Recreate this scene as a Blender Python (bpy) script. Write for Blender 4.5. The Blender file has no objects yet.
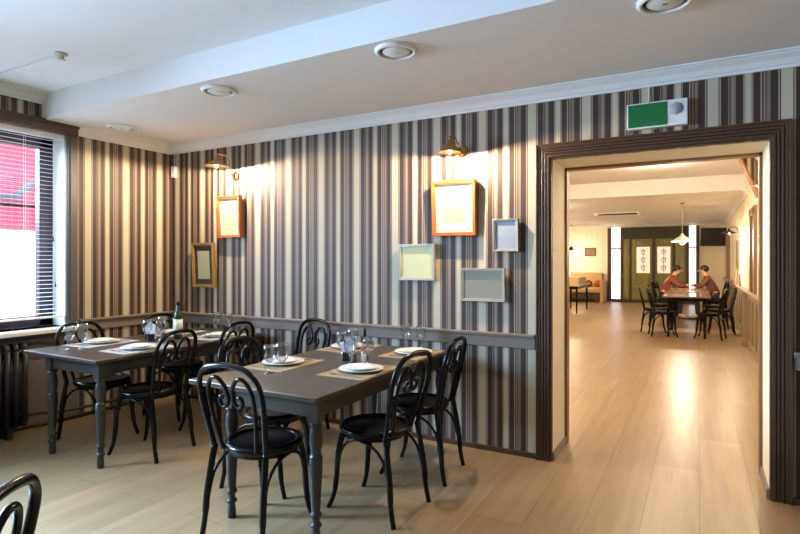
import bpy, bmesh, math, random
from mathutils import Vector, Matrix
random.seed(7)
C = bpy.context.scene.collection
PI = math.pi
R = math.radians
scene = bpy.context.scene

# ---------------------------------------------------------------- camera
cam_data = bpy.data.cameras.new('camera'); cam = bpy.data.objects.new('camera', cam_data); C.objects.link(cam)
cam.location = (0, 0, 1.42); cam.rotation_euler = (PI/2, 0, R(28.9))
cam_data.sensor_width = 36; cam_data.lens = 543/800*36; cam_data.shift_y = -5.6/800
cam_data.clip_start = 0.05; cam_data.clip_end = 200
scene.camera = cam
# ---------------------------------------------------------------- world, exposure, large lights
scene.view_settings.view_transform = 'Standard'; scene.view_settings.look = 'None'
scene.view_settings.gamma = 1; scene.view_settings.exposure = 0.12
scene.view_settings.use_curve_mapping = False
w = bpy.data.worlds.new('overcast_sky'); scene.world = w; w.use_nodes = True
bg = w.node_tree.nodes['Background']; bg.inputs[0].default_value = (0.80, 0.90, 1.0, 1); bg.inputs[1].default_value = 4.0

def area(name, loc, rot, sx, sy, power, color):
    l = bpy.data.lights.new(name, 'AREA'); l.shape = 'RECTANGLE'; l.size = sx; l.size_y = sy
    l.energy = power; l.color = color
    o = bpy.data.objects.new(name, l); o.location = loc; o.rotation_euler = rot; C.objects.link(o); return o
# daylight: outside the visible window, and in the second window of the same wall
area('daylight_visible_window', (-6.3, 1.6, 2.9), (0, R(-60), 0), 2.2, 2.4, 600, (0.62, 0.80, 1.0))
area('daylight_side_window', (-5.75, 0.1, 2.15), (0, R(-64), R(6)), 1.6, 1.5, 1050, (0.40, 0.66, 1.0))
bpy.data.lights['daylight_side_window'].spread = R(125)

# ---------------------------------------------------------------- materials
def lin(c):
    c = c/255.0
    return c/12.92 if c <= 0.04045 else ((c+0.055)/1.055)**2.4
def rgb(r, g, b): return (lin(r), lin(g), lin(b), 1)
def mat(name, col, rough=0.5, metal=0.0, noise=0.0, scale=8.0, stretch=(1,1,1), bump=0.0, trans=0.0, emit=None, es=0.0, coat=0.0, ior=1.45):
    m = bpy.data.materials.new(name); m.use_nodes = True
    nt = m.node_tree; b = nt.nodes['Principled BSDF']
    b.inputs['Base Color'].default_value = col; b.inputs['Roughness'].default_value = rough
    b.inputs['Metallic'].default_value = metal; b.inputs['IOR'].default_value = ior
    b.inputs['Transmission Weight'].default_value = trans
    b.inputs['Coat Weight'].default_value = coat
    if emit: b.inputs['Emission Color'].default_value = emit; b.inputs['Emission Strength'].default_value = es
    tc = nt.nodes.new('ShaderNodeTexCoord'); mp = nt.nodes.new('ShaderNodeMapping'); mp.inputs['Scale'].default_value = stretch
    nz = nt.nodes.new('ShaderNodeTexNoise'); nz.inputs['Scale'].default_value = scale; nz.inputs['Detail'].default_value = 5
    nt.links.new(tc.outputs['Object'], mp.inputs[0]); nt.links.new(mp.outputs[0], nz.inputs['Vector'])
    if noise > 0:
        mx = nt.nodes.new('ShaderNodeMix'); mx.data_type = 'RGBA'
        mx.inputs[6].default_value = tuple(max(0, c*(1-noise)) for c in col[:3])+(1,)
        mx.inputs[7].default_value = tuple(min(1, c*(1+noise)) for c in col[:3])+(1,)
        nt.links.new(nz.outputs['Fac'], mx.inputs[0]); nt.links.new(mx.outputs[2], b.inputs['Base Color'])
    if bump > 0:
        bp = nt.nodes.new('ShaderNodeBump'); bp.inputs['Strength'].default_value = bump; bp.inputs['Distance'].default_value = 0.004
        nt.links.new(nz.outputs['Fac'], bp.inputs['Height']); nt.links.new(bp.outputs[0], b.inputs['Normal'])
    return m

def stripes_mat(name, axis, anchor):
    m = bpy.data.materials.new(name); m.use_nodes = True; nt = m.node_tree; b = nt.nodes['Principled BSDF']
    b.inputs['Roughness'].default_value = 0.55
    g = nt.nodes.new('ShaderNodeNewGeometry'); s = nt.nodes.new('ShaderNodeSeparateXYZ')
    nt.links.new(g.outputs['Position'], s.inputs[0])
    a = nt.nodes.new('ShaderNodeMath'); a.operation = 'SUBTRACT'; a.inputs[1].default_value = anchor - 0.379*40
    d = nt.nodes.new('ShaderNodeMath'); d.operation = 'DIVIDE'; d.inputs[1].default_value = 0.379
    f = nt.nodes.new('ShaderNodeMath'); f.operation = 'FRACT'
    nt.links.new(s.outputs[axis], a.inputs[0]); nt.links.new(a.outputs[0], d.inputs[0]); nt.links.new(d.outputs[0], f.inputs[0])
    r = nt.nodes.new('ShaderNodeValToRGB'); r.color_ramp.interpolation = 'CONSTANT'
    cream = rgb(188, 178, 154); dark = rgb(60, 43, 37); tan = rgb(160, 142, 120); brown = rgb(82, 63, 54); taupe = rgb(130, 110, 93)
    tab = [(0,cream),(20,dark),(23,tan),(29,dark),(58,tan),(61,brown),(67,taupe),(75,tan),(79,taupe),(88,dark),(118,tan),
           (126,cream),(150,dark),(152,tan),(156,dark),(183,tan),(189,brown),(197,tan),(201,brown),(207,taupe),(221,dark),(250,tan),(256,dark),(260,cream)]
    el = r.color_ramp.elements
    el[0].position = 0; el[0].color = tab[0][1]
    el[1].position = tab[1][0]/285; el[1].color = tab[1][1]
    for p, c in tab[2:]:
        e = el.new(p/285); e.color = c
    nt.links.new(f.outputs[0], r.inputs[0]); nt.links.new(r.outputs[0], b.inputs['Base Color'])
    return m

def floor_mat():
    m = bpy.data.materials.new('oak_planks'); m.use_nodes = True; nt = m.node_tree; b = nt.nodes['Principled BSDF']
    g = nt.nodes.new('ShaderNodeTexCoord'); mp = nt.nodes.new('ShaderNodeMapping'); mp.inputs['Rotation'].default_value = (0,0,R(90))
    nt.links.new(g.outputs['Object'], mp.inputs[0])
    br = nt.nodes.new('ShaderNodeTexBrick'); br.offset = 0.37; br.inputs['Scale'].default_value = 1
    br.inputs['Brick Width'].default_value = 2.1; br.inputs['Row Height'].default_value = 0.28
    br.inputs['Mortar Size'].default_value = 0.002; br.inputs['Mortar Smooth'].default_value = 0.2
    br.inputs['Color1'].default_value = rgb(162, 137, 103); br.inputs['Color2'].default_value = rgb(150, 123, 89)
    br.inputs['Mortar'].default_value = rgb(104, 82, 60)
    nt.links.new(mp.outputs[0], br.inputs['Vector'])
    m2 = nt.nodes.new('ShaderNodeMapping'); m2.inputs['Scale'].default_value = (9, 0.55, 1)
    nt.links.new(g.outputs['Object'], m2.inputs[0])
    nz = nt.nodes.new('ShaderNodeTexNoise'); nz.inputs['Scale'].default_value = 2.5; nz.inputs['Detail'].default_value = 8
    nt.links.new(m2.outputs[0], nz.inputs['Vector'])
    cr = nt.nodes.new('ShaderNodeValToRGB'); cr.color_ramp.elements[0].position = .3; cr.color_ramp.elements[0].color = (.80,.78,.74,1)
    cr.color_ramp.elements[1].position = .7; cr.color_ramp.elements[1].color = (1.06,1.05,1.04,1)
    nt.links.new(nz.outputs['Fac'], cr.inputs[0])
    mx = nt.nodes.new('ShaderNodeMix'); mx.data_type = 'RGBA'; mx.blend_type = 'MULTIPLY'; mx.inputs[0].default_value = 1
    nt.links.new(br.outputs['Color'], mx.inputs[6]); nt.links.new(cr.outputs[0], mx.inputs[7]); nt.links.new(mx.outputs[2], b.inputs['Base Color'])
    b.inputs['Roughness'].default_value = 0.33
    return m

M = {}
M['stripeB'] = stripes_mat('striped_wallpaper_back', 0, -1.062)
M['stripeC'] = stripes_mat('striped_wallpaper_left', 1, 3.006)
M['floor'] = floor_mat()
M['ceiling'] = mat('ceiling_paint', rgb(236, 233, 230), 0.8, noise=.02)
M['white'] = mat('white_paint', rgb(236, 234, 230), 0.45, noise=.02)
M['cream'] = mat('cream_wall_paint', rgb(238, 226, 198), 0.7, noise=.03)
M['plaster'] = mat('grey_plaster', rgb(118, 106, 98), 0.8, noise=.06)
M['rail'] = mat('greybrown_rail_wood', rgb(132, 118, 104), 0.4, noise=.2, scale=4, stretch=(1,8,30))
M['casing'] = mat('dark_casing_wood', rgb(78, 56, 40), 0.38, noise=.12, scale=5, stretch=(20,20,1))
M['inner_wood'] = mat('warm_edge_wood', rgb(136, 98, 62), 0.4, noise=.15, scale=6, stretch=(10,10,1))
M['window_wood'] = mat('dark_window_wood', rgb(58, 46, 50), 0.35, noise=.15)
M['window_casing'] = mat('slate_casing', rgb(84, 84, 90), 0.4, noise=.1)
M['header'] = mat('header_wood', rgb(70, 50, 44), 0.35, noise=.2, stretch=(1,1,8))
M['blind'] = mat('blind_white', rgb(235, 238, 242), 0.4)
def translucent(name, col, fac):
    m = mat(name, col, .5); nt = m.node_tree; b = nt.nodes['Principled BSDF']; o = nt.nodes['Material Output']
    t = nt.nodes.new('ShaderNodeBsdfTranslucent'); t.inputs[0].default_value = col
    mx = nt.nodes.new('ShaderNodeMixShader'); mx.inputs[0].default_value = fac
    nt.links.new(b.outputs[0], mx.inputs[1]); nt.links.new(t.outputs[0], mx.inputs[2]); nt.links.new(mx.outputs[0], o.inputs[0]); return m
M['slat'] = translucent('translucent_slat', rgb(240, 243, 248), .55)
def clear_glass(name, ior, tint):
    m = bpy.data.materials.new(name); m.use_nodes = True; nt = m.node_tree; nt.nodes.clear()
    o = nt.nodes.new('ShaderNodeOutputMaterial'); mx = nt.nodes.new('ShaderNodeMixShader')
    t = nt.nodes.new('ShaderNodeBsdfTransparent'); t.inputs[0].default_value = tint
    g = nt.nodes.new('ShaderNodeBsdfGlossy'); g.inputs['Roughness'].default_value = 0.03
    f = nt.nodes.new('ShaderNodeLayerWeight'); f.inputs['Blend'].default_value = ior
    p = nt.nodes.new('ShaderNodeMath'); p.operation = 'POWER'; p.inputs[1].default_value = 2.5
    q = nt.nodes.new('ShaderNodeMath'); q.operation = 'MULTIPLY_ADD'; q.inputs[1].default_value = .75; q.inputs[2].default_value = .13
    nt.links.new(f.outputs['Facing'], p.inputs[0]); nt.links.new(p.outputs[0], q.inputs[0]); nt.links.new(q.outputs[0], mx.inputs[0]); nt.links.new(t.outputs[0], mx.inputs[1]); nt.links.new(g.outputs[0], mx.inputs[2]); nt.links.new(mx.outputs[0], o.inputs[0])
    return m
M['glass'] = clear_glass('window_glass', .3, (.97,.98,1,1))
M['iron'] = mat('radiator_iron', rgb(44, 38, 37), 0.45, noise=.2)
M['black_wood'] = mat('black_bentwood', rgb(9, 6, 5), 0.22, noise=.3, ior=1.32)
M['seat'] = mat('black_seat', rgb(12, 8, 7), 0.34, noise=.3, ior=1.3)
M['table'] = mat('dark_table_wood', rgb(68, 56, 46), 0.32, noise=.3, scale=3, stretch=(12,1.2,8))
M['table_leg'] = mat('dark_leg_wood', rgb(52, 48, 45), 0.33, noise=.2)
M['china'] = mat('white_china', rgb(240, 238, 230), 0.15)
M['steel'] = mat('polished_steel', rgb(205, 205, 205), 0.18, 1.0)
M['wineglass'] = clear_glass('clear_glassware', .62, (.95,.96,.97,1))
M['mat'] = mat('woven_straw', rgb(158, 136, 102), 0.8, noise=.4, scale=220, bump=.6)
M['mat_grey'] = mat('pale_woven_mat', rgb(176, 172, 166), 0.75, noise=.25, scale=220, bump=.5)
M['napkin'] = mat('white_napkin', rgb(240, 240, 238), 0.8)
M['bottle'] = mat('green_bottle_glass', rgb(40, 62, 24), 0.1, coat=.5)
M['label'] = mat('paper_label', rgb(225, 226, 212), 0.6)
M['dark_plastic'] = mat('black_plastic', rgb(22, 20, 20), 0.35)
M['navy'] = mat('navy_glaze', rgb(34, 30, 46), 0.15, coat=.4)
M['cruet_oil'] = mat('amber_oil', rgb(150, 70, 40), 0.1)
M['pepper'] = mat('pepper', rgb(90, 78, 70), 0.6, noise=.5, scale=300)
M['brass'] = mat('antique_brass', rgb(168, 138, 92), 0.28, 1.0)
M['shade_in'] = mat('shade_enamel', rgb(235, 225, 205), 0.35)
M['bulb'] = mat('lit_bulb', (1,.85,.6,1), 0.4, emit=(1, .82, .55, 1), es=38)
M['bulb_far'] = mat('lit_bulb_far', (1,.85,.6,1), 0.4, emit=(1, .82, .55, 1), es=25)
M['orange_wood'] = mat('orange_frame_wood', rgb(172, 96, 44), 0.3, noise=.2, scale=10, coat=.4)
M['gilt'] = mat('gilt_frame', rgb(176, 138, 78), 0.35, 0.4, noise=.2, scale=30)
M['silver'] = mat('silver_frame', rgb(196, 188, 170), 0.32, 0.5, noise=.1, scale=30)
M['mount_cream'] = mat('cream_mount', rgb(212, 200, 172), 0.6)
M['mount_dark'] = mat('dark_mount', rgb(66, 60, 54), 0.6)
M['art_green'] = mat('art_sage', rgb(178, 178, 138), 0.5)
M['art_cream'] = mat('art_cream', rgb(184, 170, 130), 0.5)
M['art_yellow'] = mat('art_straw', rgb(214, 210, 158), 0.5)
M['art_grey'] = mat('art_grey', rgb(150, 146, 130), 0.4)
M['art_blue'] = mat('art_bluegrey', rgb(160, 166, 178), 0.4)
M['green_sign'] = mat('green_sign_face', rgb(24, 112, 60), 0.4)
M['grille'] = mat('grey_grille', rgb(158, 160, 166), 0.6, noise=.3, scale=200)
M['vent_tan'] = mat('vent_ring_tan', rgb(186, 150, 104), 0.5)
M['dark'] = mat('dark_slot', rgb(20, 15, 12), 0.7)
M['pink'] = mat('pink_awning', rgb(165, 48, 74), 0.7, noise=.04)
M['steel_grey'] = mat('grey_steel_beam', rgb(96, 96, 110), 0.5)
M['outside'] = mat('pale_facade', rgb(236, 238, 242), 0.8)
M['pavement'] = mat('pale_pavement', rgb(200, 200, 200), 0.9)
M['wainscot'] = mat('wainscot_wood', rgb(150, 128, 104), 0.45, noise=.2, scale=6, stretch=(6,6,1))
M['far_panel'] = mat('cream_boarding', rgb(240, 228, 200), 0.6, noise=.03)
M['green_wood'] = mat('green_stained_wood', rgb(124, 122, 58), 0.4, noise=.75, scale=3, stretch=(10,10,1))
M['dark_green'] = mat('dark_beam_wood', rgb(48, 42, 26), 0.5, noise=.4, scale=4)
M['brown_post'] = mat('brown_post', rgb(70, 44, 28), 0.5, noise=.2)
M['lit_glass'] = mat('daylit_glass', (.9,.9,.95,1), 0.3, emit=(0.95, 0.94, 1.0, 1), es=1.5)
M['lit_pane'] = mat('stained_lit_pane', rgb(235, 225, 200), 0.3, emit=(1.0, 0.9, 0.74, 1), es=0.5)
M['lead'] = mat('lead_ornament', rgb(96, 84, 50), 0.5)
M['sofa'] = mat('beige_sofa', rgb(196, 160, 110), 0.8, noise=.1)
M['cushion_red'] = mat('red_cushion', rgb(176, 76, 52), 0.8, noise=.5, scale=14)
M['cushion_dark'] = mat('dark_cushion', rgb(96, 50, 44), 0.8, noise=.6, scale=14)
M['screen'] = mat('tv_screen', rgb(44, 42, 44), 0.12)
M['tabletop_far'] = mat('far_tabletop', rgb(128, 102, 78), 0.25, coat=.8)
M['skin'] = mat('skin', rgb(205, 150, 118), 0.55)
M['hair'] = mat('dark_hair', rgb(42, 28, 22), 0.6, noise=.3, scale=40)
M['sweater'] = mat('rust_sweater', rgb(122, 62, 44), 0.85, noise=.15, scale=40)
M['jacket'] = mat('brown_jacket', rgb(98, 58, 40), 0.8, noise=.15, scale=40)
M['trousers'] = mat('dark_trousers', rgb(38, 34, 36), 0.85)
M['globe'] = mat('lamp_globe', rgb(250, 240, 220), 0.5, emit=(1, .86, .62, 1), es=2.2)
M['photo'] = mat('brown_photo', rgb(120, 92, 66), 0.5, noise=.5, scale=9)
M['pale_box'] = mat('pale_oak', rgb(206, 178, 132), 0.6, noise=.1)

# ---------------------------------------------------------------- mesh helpers
class MB:
    def __init__(self): self.bm = bmesh.new()
    def box(self, x0, y0, z0, x1, y1, z1, mi=0):
        x0, x1 = sorted((x0, x1)); y0, y1 = sorted((y0, y1)); z0, z1 = sorted((z0, z1))
        v = [self.bm.verts.new(p) for p in ((x0,y0,z0),(x1,y0,z0),(x1,y1,z0),(x0,y1,z0),(x0,y0,z1),(x1,y0,z1),(x1,y1,z1),(x0,y1,z1))]
        for q in ((0,3,2,1),(4,5,6,7),(0,1,5,4),(1,2,6,5),(2,3,7,6),(3,0,4,7)):
            f = self.bm.faces.new([v[i] for i in q]); f.material_index = mi
        return self
    def obox(self, c, size, rot, mi=0):
        m = Matrix.Translation(c) @ rot.to_4x4()
        n0 = len(self.bm.verts); sx, sy, sz = [s/2 for s in size]
        self.box(-sx,-sy,-sz,sx,sy,sz,mi); self.bm.verts.ensure_lookup_table()
        for v in self.bm.verts[n0:]: v.co = m @ v.co
        return self
    def tube(self, pts, r, seg=10, closed=False, mi=0, flat=1.0):
        pts = [Vector(p) for p in pts]; n = len(pts); rings = []
        rad = r if isinstance(r, (list, tuple)) else [r]*n
        prev = None
        for i, p in enumerate(pts):
            a = pts[i-1] if (i > 0 or closed) else p; b = pts[(i+1) % n] if (i < n-1 or closed) else p
            t = (b-a).normalized()
            if prev is None:
                up = Vector((0,0,1)) if abs(t.z) < .9 else Vector((0,1,0))
                u = t.cross(up).normalized()
            else:
                u = (prev - t*prev.dot(t)).normalized()
            prev = u; v = t.cross(u)
            rings.append([self.bm.verts.new(p + (u*math.cos(k*2*PI/seg) + v*math.sin(k*2*PI/seg)*flat)*rad[i]) for k in range(seg)])
        m = n if closed else n-1
        for i in range(m):
            A = rings[i]; B = rings[(i+1) % n]
            for k in range(seg):
                f = self.bm.faces.new((A[k], A[(k+1)%seg], B[(k+1)%seg], B[k])); f.smooth = True; f.material_index = mi
        if not closed:
            for ring, fl in ((rings[0], True), (rings[-1], False)):
                f = self.bm.faces.new(ring if not fl else ring[::-1]); f.material_index = mi
        return self
    def lathe(self, prof, c=(0,0,0), seg=24, mi=0, smooth=True, closed=False):
        rings = []
        for r, z in prof:
            r = max(r, 0.0004)
            rings.append([self.bm.verts.new((c[0]+r*math.cos(k*2*PI/seg), c[1]+r*math.sin(k*2*PI/seg), c[2]+z)) for k in range(seg)])
        m = len(rings) if closed else len(rings)-1
        for i in range(m):
            A = rings[i]; B = rings[(i+1) % len(rings)]
            for k in range(seg):
                f = self.bm.faces.new((A[k], A[(k+1)%seg], B[(k+1)%seg], B[k])); f.smooth = smooth; f.material_index = mi
        if not closed:
            f = self.bm.faces.new(rings[0][::-1]); f.material_index = mi
            f = self.bm.faces.new(rings[-1]); f.material_index = mi
        return self
    def prism(self, poly, vec, mi=0):
        vec = Vector(vec); A = [self.bm.verts.new(Vector(p)) for p in poly]; B = [self.bm.verts.new(Vector(p)+vec) for p in poly]
        n = len(poly)
        self.bm.faces.new(A[::-1]).material_index = mi; self.bm.faces.new(B).material_index = mi
        for i in range(n):
            self.bm.faces.new((A[i], A[(i+1)%n], B[(i+1)%n], B[i])).material_index = mi
        return self
    def sphere(self, c, r, sc=(1,1,1), mi=0, u=14, v=10):
        m = Matrix.Translation(c) @ Matrix.Diagonal((r*sc[0], r*sc[1], r*sc[2], 1))
        n0 = len(self.bm.faces)
        res = bmesh.ops.create_uvsphere(self.bm, u_segments=u, v_segments=v, radius=1, matrix=m)
        self.bm.faces.ensure_lookup_table()
        for f in self.bm.faces[n0:]: f.smooth = True; f.material_index = mi
        return self
    def build(self, name, mats, parent=None, bevel=0.0):
        bmesh.ops.recalc_face_normals(self.bm, faces=self.bm.faces)
        me = bpy.data.meshes.new(name); self.bm.to_mesh(me); self.bm.free()
        if not isinstance(mats, (list, tuple)): mats = [mats]
        for m in mats: me.materials.append(M[m] if isinstance(m, str) else m)
        o = bpy.data.objects.new(name, me); C.objects.link(o)
        if parent: o.parent = parent
        if bevel > 0:
            b = o.modifiers.new('bevel', 'BEVEL'); b.width = bevel; b.segments = 2; b.limit_method = 'ANGLE'; b.angle_limit = R(50)
        return o

def tag(o, label=None, cat=None, group=None, kind=None):
    if label: o['label'] = label
    if cat: o['category'] = cat
    if group: o['group'] = group
    if kind: o['kind'] = kind
    return o
def thing(name, label, cat, loc=(0,0,0), rz=0, group=None):
    o = bpy.data.objects.new(name, None); C.objects.link(o); o.empty_display_size = .1
    o.location = loc; o.rotation_euler = (0,0,rz); return tag(o, label, cat, group)
def struct(o): o['kind'] = 'structure'; return o
def copy_tree(o, parent=None):
    c = o.copy(); C.objects.link(c)
    if parent: c.parent = parent
    for ch in [k for k in bpy.data.objects if k.parent == o]: copy_tree(ch, c)
    return c
def smooth_path(pts, n=6, closed=False):
    P = [Vector(p) for p in pts]; out = []; m = len(P)
    g = lambda i: P[i % m] if closed else P[max(0, min(m-1, i))]
    for i in range(m if closed else m-1):
        a, b, c, d = g(i-1), g(i), g(i+1), g(i+2)
        for k in range(n):
            t = k/n
            out.append(0.5*((2*b)+(c-a)*t+(2*a-5*b+4*c-d)*t*t+(3*b-a-3*c+d)*t**3))
    if not closed: out.append(P[-1])
    return out

# ================================================================ STRUCTURE
YB, YB2 = 3.905, 4.376           # partition faces
XL, XR, YR = -4.953, 2.3, -2.5   # left wall, right wall, rear wall of the near room
XFR, YF, XFL = 0.754, 20.5, -5.2 # far room: right wall, far wall, left wall
DX0, DX1, DZ = -0.92, 0.365, 2.145
struct(MB().box(-6, -3, -.12, 3, 21.2, 0).build('floor', 'floor'))
# back wall with the wide opening
b = MB()
b.box(XL-.4, YB, 0, DX0, YB+.02, 3.1, 0); b.box(XL-.4, YB+.02, 0, DX0, YB2, 3.1, 1)
b.box(DX1, YB, 0, XR, YB+.02, 3.1, 0); b.box(DX1, YB+.02, 0, XR, YB2, 3.1, 1)
b.box(DX0, YB, DZ, DX1, YB+.02, 3.1, 0); b.box(DX0, YB+.02, DZ, DX1, YB2, 3.1, 1)
struct(b.build('wall_back', ['stripeB', 'cream']))
# left wall: window niche hole Y 1.25..2.80, z .845..2.56 ; second window Y -1.2..0.5
WY0, WY1, WZ0, WZ1 = 1.25, 2.80, 0.845, 2.55
b = MB()
def wl(y0, y1, z0, z1, mi): b.box(XL, y0, z0, XL-.02, y1, z1, mi); b.box(XL-.02, y0, z0, XL-.34, y1, z1, 2)
wl(2.90, YB2, 0, 3.1, 0); wl(WY1, 2.90, 0, WZ0, 1); wl(WY1, 2.90, WZ0, 3.1, 0)
wl(WY0, WY1, 0, WZ0, 1); wl(WY0, WY1, WZ1, 3.1, 0); wl(0.9, WY0, 0, 3.1, 0)
wl(-.65, .9, 0, .845, 0); wl(-.65, .9, 2.55, 3.1, 0); wl(YR, -.65, 0, 3.1, 0)
struct(b.build('wall_left', ['stripeC', 'plaster', 'white']))
struct(MB().box(XR, YR, 0, XR+.2, YB2, 3.1).build('wall_right', 'stripeC'))
b = MB(); b.box(XL-.34, YR-.2, 0, XR+.2, YR, 3.1)
struct(b.build('wall_rear', 'stripeB'))
# near-room ceiling: upper field and lowered band along the back wall
b = MB(); b.box(XL-.34, YR-.2, 2.86, XR+.2, 2.60, 3.05); b.box(XL, 2.60, 2.65, XR, YB, 3.05)
struct(b.build('ceiling', 'ceiling'))
# crown mouldings (profile swept straight)
def crown_prof(h, d): return [(0,0),(0,-h),(.012,-h),(.012,-h*.82),(.022,-h*.78),(d*.45,-h*.45),(d*.8,-h*.2),(d*.8,-h*.12),(d,-h*.1),(d,0)]
def crown_x(x0, x1, y, z, s=-1, h=.09, d=.09): return [(x0, y+s*a, z+c) for a, c in crown_prof(h, d)], (x1-x0, 0, 0)
def crown_y(y0, y1, x, z, s=1, h=.09, d=.09): return [(x+s*a, y0, z+c) for a, c in crown_prof(h, d)], (0, y1-y0, 0)
struct(MB().prism(*crown_x(XL, XR, YB, 2.65)).build('trim_1', 'white'))
b = MB(); b.prism(*crown_y(2.60, YB, XL, 2.65)); b.prism(*crown_y(YR, 2.60, XL, 2.86))
struct(b.build('trim_2', 'white'))
# chair rails
def rail_x(x0, x1): return MB().box(x0, YB-.022, .785, x1, YB, .875).box(x0, YB-.05, .875, x1, YB, .892).box(x0, YB-.034, .86, x1, YB, .876)
struct(rail_x(XL, -1.035).build('trim_3', 'rail', bevel=.004))
struct(rail_x(.48, XR).build('trim_4', 'rail', bevel=.004))
struct(MB().box(XL, 2.90, .785, XL+.022, YB-.05, .875).box(XL, 2.90, .875, XL+.05, YB-.05, .892).box(XL, 2.9, .86, XL+.034, YB-.05, .876).build('trim_5', 'rail', bevel=.004))
b = MB().box(XL, YB-.018, 0, -1.035, YB, .035); b.box(.48, YB-.018, 0, XR, YB, .035)
struct(b.build('baseboard_back', 'casing'))
# opening casing: fluted legs and head, as one door_1 structure
dr = bpy.data.objects.new('door_1', None); C.objects.link(dr); struct(dr)
b = MB()
def frame_band(o0, o1, t):
    # band from offset o0 to o1 outward from the opening edge, running up, across and down
    b.box(DX0-o1, YB-t, 0, DX0-o0, YB, DZ+o1); b.box(DX1+o0, YB-t, 0, DX1+o1, YB, DZ+o1); b.box(DX0-o0, YB-t, DZ+o0, DX1+o0, YB, DZ+o1)
for o0, o1, t in [(0,.012,.022),(.012,.030,.030),(.030,.036,.020),(.036,.050,.028),(.050,.056,.020),(.056,.070,.030),(.070,.076,.022),(.076,.094,.030),(.094,.108,.036)]: frame_band(o0, o1, t)
b.build('casing', 'casing', dr, bevel=.003)
# thin timber edge on the far side of the opening and skirting in the reveal
b = MB(); y0, y1 = YB2-.06, YB2+.025
b.box(DX0, y0, 0.0, DX0+.018, y1, DZ); b.box(DX1-.018, y0, 0, DX1, y1, DZ); b.box(DX0, y0, DZ-.018, DX1, y1, DZ)
b.box(DX0-.07, YB2, 0, DX0, y1, DZ+.07); b.box(DX1, YB2, 0, DX1+.07, y1, DZ+.07); b.box(DX0, YB2, DZ, DX1, y1, DZ+.07)
b.build('inner_casing', 'inner_wood', dr)
b = MB(); b.box(DX0, YB, 0, DX0+.015, y0, .06); b.box(DX1-.015, YB, 0, DX1, y0, .06); b.build('plinth', 'rail', dr)

# ---- window_1: frame, sash, pane, casing, header, sill
wn = bpy.data.objects.new('window_1', None); C.objects.link(wn); struct(wn)
b = MB(); xf = XL-.22
b.box(xf-.05, WY0, WZ0, xf+.02, WY1, WZ0+.09); b.box(xf-.05, WY0, WZ1-.12, xf+.02, WY1, WZ1)
for y in (WY0, WY1-.115, 1.95): b.box(xf-.05, y, WZ0, xf+.02, y+(.115 if y > 2 else .10), WZ1)
b.build('window_frame', 'window_wood', wn, bevel=.004)
MB().box(xf-.02, WY0+.1, WZ0+.09, xf-.014, 1.95, WZ1-.12).box(xf-.02, 2.05, WZ0+.09, xf-.014, WY1-.115, WZ1-.12).build('pane', 'glass', wn)
b = MB(); b.box(XL, WY1, .82, XL+.02, 2.89, 2.60); b.box(XL, WY0-.1, .82, XL+.02, WY0, 2.60); b.box(XL+.02, WY1+.025, .82, XL+.028, 2.865, 2.56)
b.build('window_casing', 'window_casing', wn, bevel=.004)
b = MB(); b.box(XL, WY0-.12, 2.545, XL+.07, 2.875, 2.64); b.box(XL+.0, WY0-.13, 2.605, XL+.085, 2.88, 2.625)
b.build('window_header', 'header', wn, bevel=.004)
MB().box(xf+.02, WY0-.06, .81, XL+.13, 2.84, .845).build('window_sill', 'white', wn, bevel=.006)
w2 = bpy.data.objects.new('window_2', None); C.objects.link(w2); struct(w2)
b = MB()
for z in (.845, 2.47): b.box(XL-.3, -.65, z, XL-.25, .9, z+.08)
for y in (-.65, .08, .82): b.box(XL-.3, y, .845, XL-.25, y+.08, 2.55)
b.build('window_frame', 'window_wood', w2)
MB().box(XL-.28, -.57, .925, XL-.275, .08, 2.47).box(XL-.28, .16, .925, XL-.275, .82, 2.47).build('pane', 'glass', w2)

# ---- far room
struct(MB().box(XFR, YB2, 0, XFR+.2, YF+.2, 3.1).build('wall_far_right', 'cream'))
struct(MB().box(XFL-.2, YB2, 0, XFL, YF+.2, 3.1).build('wall_far_left', 'cream'))
# cream vertical boarding with grooves, left and right of the doors
b = MB(); b.box(XFL, YF, 0, XFR, YF+.2, 3.1)
x = XFL
while x < -3.0: b.box(x+.004, YF-.012, .0, x+.176, YF, 2.69); x += .18
x = -.02
while x < XFR-.1: b.box(x+.004, YF-.012, 0, min(x+.176, XFR), YF, 2.69); x += .18
struct(b.build('wall_far_end', 'far_panel'))
b = MB(); b.box(XFL, YB2, 2.98, XFR, 11.4, 3.1); b.box(XFL, 11.4, 2.69, XFR, YF, 3.1)
struct(b.build('ceiling.001', 'ceiling'))
struct(MB().prism(*crown_y(YB2, 11.4, XFR, 2.98, -1)).build('trim_6', 'white'))
struct(MB().prism(*crown_y(11.4, YF, XFR, 2.69, -1)).build('trim_7', 'white'))
struct(MB().prism(*crown_x(XFL, XFR, YF-.012, 2.69)).build('trim_8', 'white'))
# right wainscot with stiles, ledge and pilaster
b = MB(); xw = XFR-.03
b.box(xw, YB2+.03, 0, XFR, YF, .90)
b.box(xw-.07, YB2+.03, .90, XFR, YF, .925); b.box(xw-.025, YB2+.03, .80, xw, YF, .90); b.box(xw-.02, YB2+.03, 0, xw, YF, .12)
y = 5.0
while y < YF-.3: b.box(xw-.02, y, .12, xw, y+.12, .80); y += .62
b.box(xw-.09, 10.78, 0, xw, 10.98, .92); b.box(xw-.11, 10.76, 0, xw, 11.0, .12); b.box(xw-.11, 10.76, .84, xw, 11.0, .90)
struct(b.build('trim_9', 'wainscot', bevel=.004))
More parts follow.
